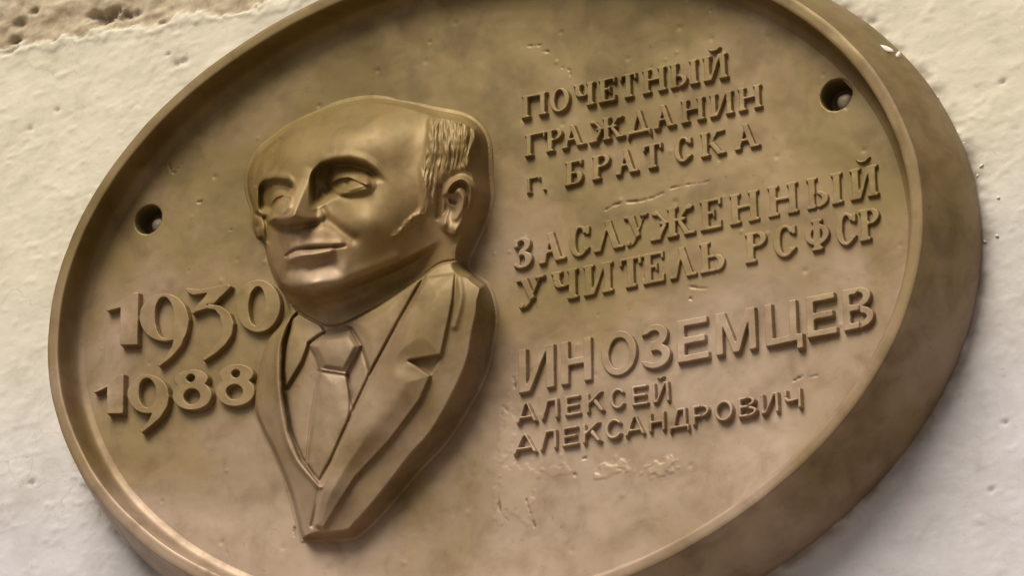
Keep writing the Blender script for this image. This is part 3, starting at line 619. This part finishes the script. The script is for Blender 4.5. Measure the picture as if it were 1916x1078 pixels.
    pr = np.where(d > 0, 1-np.clip((d-1)/wr, 0, 1)**0.9, (1-0.16*np.clip(-d/fl_, 0, 1))*(1-sm((-d-fl_)/9)))
    yb = np.interp(X, [500, 514, 530, 545, 560, 575, 597, 606], [412, 410, 407, 404.5, 406, 411, 412, 414]); ye = np.interp(X, [500, 514, 525, 538, 565, 590, 603, 610], [418, 424, 436, 440, 432, 427, 421, 417])
    cut = sm((ye-Y)/(ye-yb+2))
    H += blur(A*pr*cut, 1.6)
    H += 3*B(594, 405, 7, 5)*cut; H -= 2.5*G([(604,390),(610,403),(608,418)], 4)
    H -= 20*B(545, 425, 17, 7, -6); H -= 16*B(583, 420, 11, 4.5, -8)
    # mouth and chin
    H += 3.5*G([(545,462),(560,457),(580,456),(615,455),(636,455)], 5)
    ml = [(536,479),(545,472),(558,466.5),(590,464),(618,462.5),(645,460)]
    H -= 9*G(ml, 2.0)*(0.35+0.65*sm((646-X)/25))
    H += 12*G([(545,484),(562,479),(588,476),(618,470)], 5)
    H -= 5*G([(543,507),(565,504),(590,498),(616,486)], 6)
    H += 7*B(582, 527, 26, 11, -10); H -= 5*B(648, 522, 16, 14); H += 2.5*G([(643,470),(647,486),(644,500)], 8)
    H -= 7*G([(613,412),(628,423),(643,434),(662,446)], 7); H += 7*B(672, 412, 26, 18, 25)
    H -= 3*G([(566,440),(560,452)], 4); H += 3.5*B(500, 470, 8, 16)
    # jaw edge turning sharply under
    yj = np.interp(X, [525, 545, 590, 640, 690, 740, 790, 840], [528, 538, 543, 532, 514, 493, 468, 440])
    H -= 24*sm((Y-yj+3)/20)*sm((yj+75-Y)/45)*sm((835-X)/60)
    H += 4*G([(548,531),(590,534),(640,521),(690,503),(740,483)], 8)
    # forehead planes
    H += 4*B(650, 268, 60, 22, -8); H -= 6*B(770, 300, 22, 45, 10); H += 4*B(545, 300, 22, 14)
    # far ear
    H -= 14*G([(496,408),(500,425),(500,450)], 3.2); H += 8*B(487, 430, 5, 10); H -= 6*B(482, 424, 2.5, 4); H -= 8*G([(474,398),(486,404),(494,408)], 3)
    # ---------------- hair
    hair_p = [(812,200),(797,222),(795,248),(792,275),(783,305),(781,340),(786,368),(781,392),(757,416),(738,438),(752,440),(785,413),(806,396),(820,378),(827,345),(846,328),(868,322),(886,338),(896,366),(892,395),(880,422),(862,446),(846,462),(850,484),(866,496),(884,482),(906,430),(924,375),(921,320),(917,262),(900,230),(868,210)]
    shair = PS(hair_p, 4)
    far_p = [(596,212),(560,222),(528,238),(484,276),(460,320),(460,358),(474,394),(487,404),(491,392),(484,362),(486,336),(493,312),(506,290),(530,266),(566,243),(602,226)]
    sfar = PS(far_p, 4)
    wx = X+3.5*fbm(X/26, Y/30, 3, 2)
    strand = fbm((wx+0.12*Y)/4.2, (Y-0.12*X)/38, 103, 3)+0.5*fbm((wx-0.2*Y)/7, Y/26, 107, 2)
    hm = sm((shair-1)/14)*sm((887-X)/10)
    H += sm((shair+4)/14)*3.5+hm*2.3*strand+hm*4*fbm(X/24, Y/34, 109, 2)
    H += 4.5*G([(860,216),(869,255),(872,312)], 6)*hm+3.5*G([(806,228),(801,275),(792,318),(792,365)], 7)*hm
    H += 2.0*G([(738,441),(758,424),(770,408),(788,398)], 4)*(1+0.9*fbm(X/7, Y/9, 139, 2))
    fs = fbm((X*0.75+Y*0.66)/40, (X*0.66-Y*0.75)/6, 113, 3)
    H += sm(sfar/4)*1.5; H += 3*G([(508,284),(495,306),(489,345)], 3.2); H += 2.5*G([(560,232),(520,256),(482,292),(470,330)], 3); H -= 3.5*G([(524,262),(500,284),(484,310),(479,345)], 2.6)
    # ---------------- near ear
    ear_p = [(832,360),(838,345),(850,334),(866,330),(882,342),(891,364),(889,390),(878,414),(862,434),(848,443),(833,436),(826,422),(830,405),(836,388)]
    sear = PS(ear_p)
    H += 15*sm((sear+1)/6)
    H += 8*G([(834,362),(841,346),(853,336),(867,333),(881,345),(887,366),(884,390),(873,413),(858,433)], 3.6)
    H -= 17*B(846, 388, 8, 15, 12); H -= 9*G([(845,357),(858,346),(870,350),(877,366),(875,386)], 3); H += 7*G([(858,358),(866,372),(862,392),(852,408)], 4)
    H += 9*B(832, 418, 5, 7); H += 5*B(850, 428, 8, 8); H -= 7*G([(837,366),(843,376),(851,380)], 2.4); H += 6*B(849, 385, 5, 6)
    H -= 7*G([(822,350),(822,380),(820,405)], 4)
    # soften upper crown edge
    Hhead = H
    # ---------------- suit
    jp = [(485,704,28),(480,761,28),(495,800,30),(520,857,32),(545,922,32),(568,1000,30),(620,1000,36),(655,985,38),(690,941,44),(735,870,52),(795,780,62),(835,695,72),(870,620,80),(883,570,84),(878,525,82),
      (530,608,40),(505,645,36),(518,700,50),(522,760,52),(543,840,56),(597,915,64),(600,960,48),(700,800,74),(760,700,82),(800,600,88),(830,540,84),(660,880,60),(640,700,72),(860,490,60)]
    J = tps(jp, X, Y, 0.03)
    lap = PS([(795,519),(851,512),(848,560),(841,595),(826,665),(766,676),(807,703),(786,750),(730,825),(665,895),(606,990),(590,985),(592,940),(597,913),(620,870),(660,780),(700,695),(750,605)], 0)
    notch = PS([(764,676),(826,667),(806,703)], 0)
    J += 8*sm((lap+1.5)/4)+6*sm(lap/44)
    J -= 5*sm((notch+1)/4); J -= 2*G([(764,676),(826,667)], 1.8)
    J -= 1.2*G([(852,525),(843,590),(828,662)], 2); J -= 1.2*G([(806,706),(786,753),(731,828),(666,898),(612,980)], 2)
    J += 5*G([(858,520),(862,560),(850,610)], 5)
    J -= 5*G([(599,918),(592,950),(584,985)], 2.6)
    J += 8*G([(537,600),(522,645),(519,690),(521,735),(533,811),(556,864),(596,910)], 3.4)
    opening = PS([(545,596),(530,640),(527,690),(529,738),(541,808),(562,860),(597,907),(620,866),(659,778),(699,692),(748,602),(795,519),(800,500),(700,560),(613,600),(560,580)], 0)
    Sh = tps([(545,650,40),(538,740,36),(556,830,40),(597,900,46),(620,630,44),(640,800,54),(680,700,60),(740,600,66),(600,720,46),(790,525,66),(560,595,38),(700,580,56),(613,614,36)], X, Y, 0.03)
    Sh -= 4*sm((opening+0.5)/3)
    Sh += 0.6*fbm(X/30, Y/50, 121, 3)
    c1 = PS([(546,594),(560,585),(600,606),(610,622),(579,643),(567,678),(534,732),(531,690),(537,640)], 0)
    c2 = PS([(636,606),(693,578),(721,560),(780,520),(796,518),(748,604),(692,704),(676,650),(657,616)], 0)
    tie = PS([(599,690),(649,698),(656,740),(668,796),(634,866),(597,914),(575,868),(584,780)], 0)
    knot = PS([(577,645),(604,626),(656,616),(677,647),(662,676),(648,702),(599,694),(590,668)], 0)
    Sh += 9*sm((c1+1)/5)+8*sm((c2+1)/5)+4*sm(c2/30)
    Sh += 10*sm((tie+1)/4)+6*sm(tie/30)**0.7
    Sh += 9*sm((knot+1)/4)+17*ball(626, 652, 62, 62)*sm(knot/14)
    for ln in ([(579,644),(566,678),(536,730)], [(657,617),(676,650),(691,702)], [(578,643),(606,624),(656,615)], [(598,695),(648,702)], [(598,700),(584,780),(575,862)], [(650,703),(656,745),(654,790)]):
        Sh -= 4*G(ln, 2.0)
    Sh -= 7*sm(-(np.minimum(opening, 8)-8)/8)*(opening > -2)       # shirt sinks beneath the lapels
    Sh -= 4*G([(542,612),(533,660),(531,690)], 1.8)+4*G([(531,742),(543,808),(556,846)], 1.8)
    body = np.where(opening > 0, Sh, J)
    body = 0.35*body+0.65*blur(body, 1.4)
    body = np.where(np.abs(opening) < -1, (Sh+(J-Sh)*sm((1.6-opening)/3.2)), body)
    body = body-4*G([(795,522),(749,603),(699,693),(659,779),(620,867),(600,908)], 2.2)
    # ---------------- join head and suit
    neck = catmull([(520,540),(537,562),(560,587),(591,604),(613,613),(641,609),(693,583),(721,566),(780,526),(819,497),(846,490),(872,490),(960,492)], False, 5)
    above = Y < np.interp(X, neck[:, 0], neck[:, 1])
    Hc = np.where(above, Hhead, body)
    Hc = np.where(above, np.where(np.abs(Y-np.interp(X, neck[:, 0], neck[:, 1])) < 4, Hc-3, Hc), Hc)
    # steep cast side walls round the outline, and the little fillet where it meets the plate
    gs = np.stack([-np.gradient(blur(sdo, 6.0), axis=1), -np.gradient(blur(sdo, 6.0), axis=0)], -1)
    gs /= np.linalg.norm(gs, axis=-1, keepdims=True)+1e-6
    slope = 1/np.maximum(0.16, 0.45*gs[..., 0]+0.30*gs[..., 1]+0.04)
    wallh = slope*np.maximum(sdo, 0)
    k_ = 5.0
    hh = np.clip(0.5+0.5*(wallh-Hc)/k_, 0, 1); Hf = wallh*(1-hh)+Hc*hh-k_*hh*(1-hh)
    Hf = np.maximum(Hf, 0)
    fil = (1.2+2.8*sm(0.5+gs[..., 0]+0.6*gs[..., 1]))*sm((sdo+9)/10)**2-6*sm((-sdo-6)/4)
    Hf = np.where(sdo < 0, fil, np.maximum(Hf, 1.5))
    Hf = Hf+0.22*fbm(X/22, Y/22, 131, 2)*(sdo > 2)
    Hf = blur(Hf, 0.8)
    P = ray(X, Y, TP+Hf); P[..., 2] += dish(P[..., 0], P[..., 1])
    N = -grid_normals(P)
    lab = np.where(above, 0, 3)                           # head, jacket
    lab = np.where(above & ((shair > 0) | (sfar > 0)), 1, lab)
    lab = np.where(above & (sfar > 0), 9, lab)
    lab = np.where(above & (sear > 0), 2, lab)
    lab = np.where(~above & (opening > 0), 5, lab)
    lab = np.where(~above & (opening > 0) & (X > np.interp(Y, [600, 700, 912], [628, 625, 597])), 10, lab)
    lab = np.where(~above & (opening > 0) & (c1 > 0), 6, lab)
    lab = np.where(~above & (opening > 0) & (c2 > 0), 11, lab)
    lab = np.where(~above & (opening > 0) & (tie > 0), 7, lab)
    lab = np.where(~above & (opening > 0) & (knot > 0), 8, lab)
    lab = np.where((lab == 10) & ((Y < 652) | (X > 700)), 11, lab)
    lab = np.where((lab == 10) & (Y > 786), 7, lab)
    lab = np.where(~above & (opening <= 0) & (lap > 0), 4, lab)
    dom = sdo > -10
    keep = dom[:-1, :-1] & dom[1:, 1:] & dom[1:, :-1] & dom[:-1, 1:]
    cell = lab[:-1, :-1]
    head = grid_mesh(P, keep & (cell == 0), 'portrait_bust', M_face, root, N, flip=True)
    for i, nm in ((1, 'hair'), (2, 'ear'), (3, 'jacket'), (4, 'lapel'), (5, 'shirt_front'), (9, 'hair'), (10, 'shirt_front'), (11, 'shirt_collar'), (6, 'shirt_collar'), (7, 'necktie'), (8, 'tie_knot')):
        grid_mesh(P, keep & (cell == i), nm, M_face if nm in ('hair', 'ear') else M_relief, head, N, flip=True)
    head['label'] = 'relief bust of a balding person in suit and tie facing left'
build_bust()

# ------------------------------------------------------------------ plaster crumbs caught along the plaque's edge
def crumb(px, py, r, ln, ang, label, group=None, w=10.0):
    p = ray(px, py, w); n = 14; mrows = 9
    V = []
    for i in range(mrows):
        ph = pi*i/(mrows-1)
        for j in range(n):
            t = 2*pi*j/n
            k = 1+0.28*float(vnoise(np.array([1.3*cos(t)+px]), np.array([1.3*sin(t)+2*ph+py]), 9)[0])
            x = ln*cos(ph); y = r*sin(ph)*cos(t); z = r*sin(ph)*sin(t)*0.8
            x, y = x*cos(ang)-y*sin(ang), x*sin(ang)+y*cos(ang)
            V.append((p[0]+x*k, p[1]+y*k, p[2]+z*k))
    V = np.array(V); idx = np.arange(mrows*n).reshape(mrows, n); nx = np.roll(idx, -1, 1)
    q = np.stack([idx[:-1], nx[:-1], nx[1:], idx[1:]], -1).reshape(-1, 4)
    o = mesh_from(W(V), q, 'plaster_crumb', M_crumb)
    tag(o, label, 'plaster', group)
def on_side(px, py):
    """height at which the line of sight meets the plaque's flank"""
    for w in np.arange(156, 0, -1.0):
        p = ray(px, py, w); x = p[0]-ECX; y = p[1]-ECY
        ex = x*cos(ETILT)+y*sin(ETILT); ey = -x*sin(ETILT)+y*cos(ETILT); th = math.atan2(ey/EB, ex/EA)
        fl = 1-0.30*(1-cos(th+radians(25)))/2
        off = np.interp(w, [0, 14, 30, 54, 86, 120, 145, 156], [FLARE-5, FLARE-1, FLARE*0.98, FLARE*0.88, FLARE*0.66, FLARE*0.36, 6, 0])*fl
        if (ex/(EA+off))**2+(ey/(EB+off))**2 < 1: return w
    return 3.0
crumb(1655, 90, 4.5, 20, radians(-33), 'long white plaster drip on the upper right edge of the plaque', w=on_side(1655, 90)+1.5)
crumb(1679, 105, 5.0, 9, radians(60), 'short white plaster drip beside the longer one on the plaque edge', w=on_side(1679, 105)+1.5)
for px, py, r in ((1726,150,2.4),(1752,184,3.4),(1783,236,2.6),(1794,249,3.6),(1804,268,2.6),(1829,328,2.2),(1868,370,2.4),(1865,441,2.6),(1842,452,2.2),(1836,310,2.6)):
    crumb(px, py, r, r*random.uniform(1.1, 1.7), random.uniform(0, 3), 'tiny white plaster crumb stuck to the wall along the right edge of the plaque', 'plaster crumbs along the plaque edge', w=1)
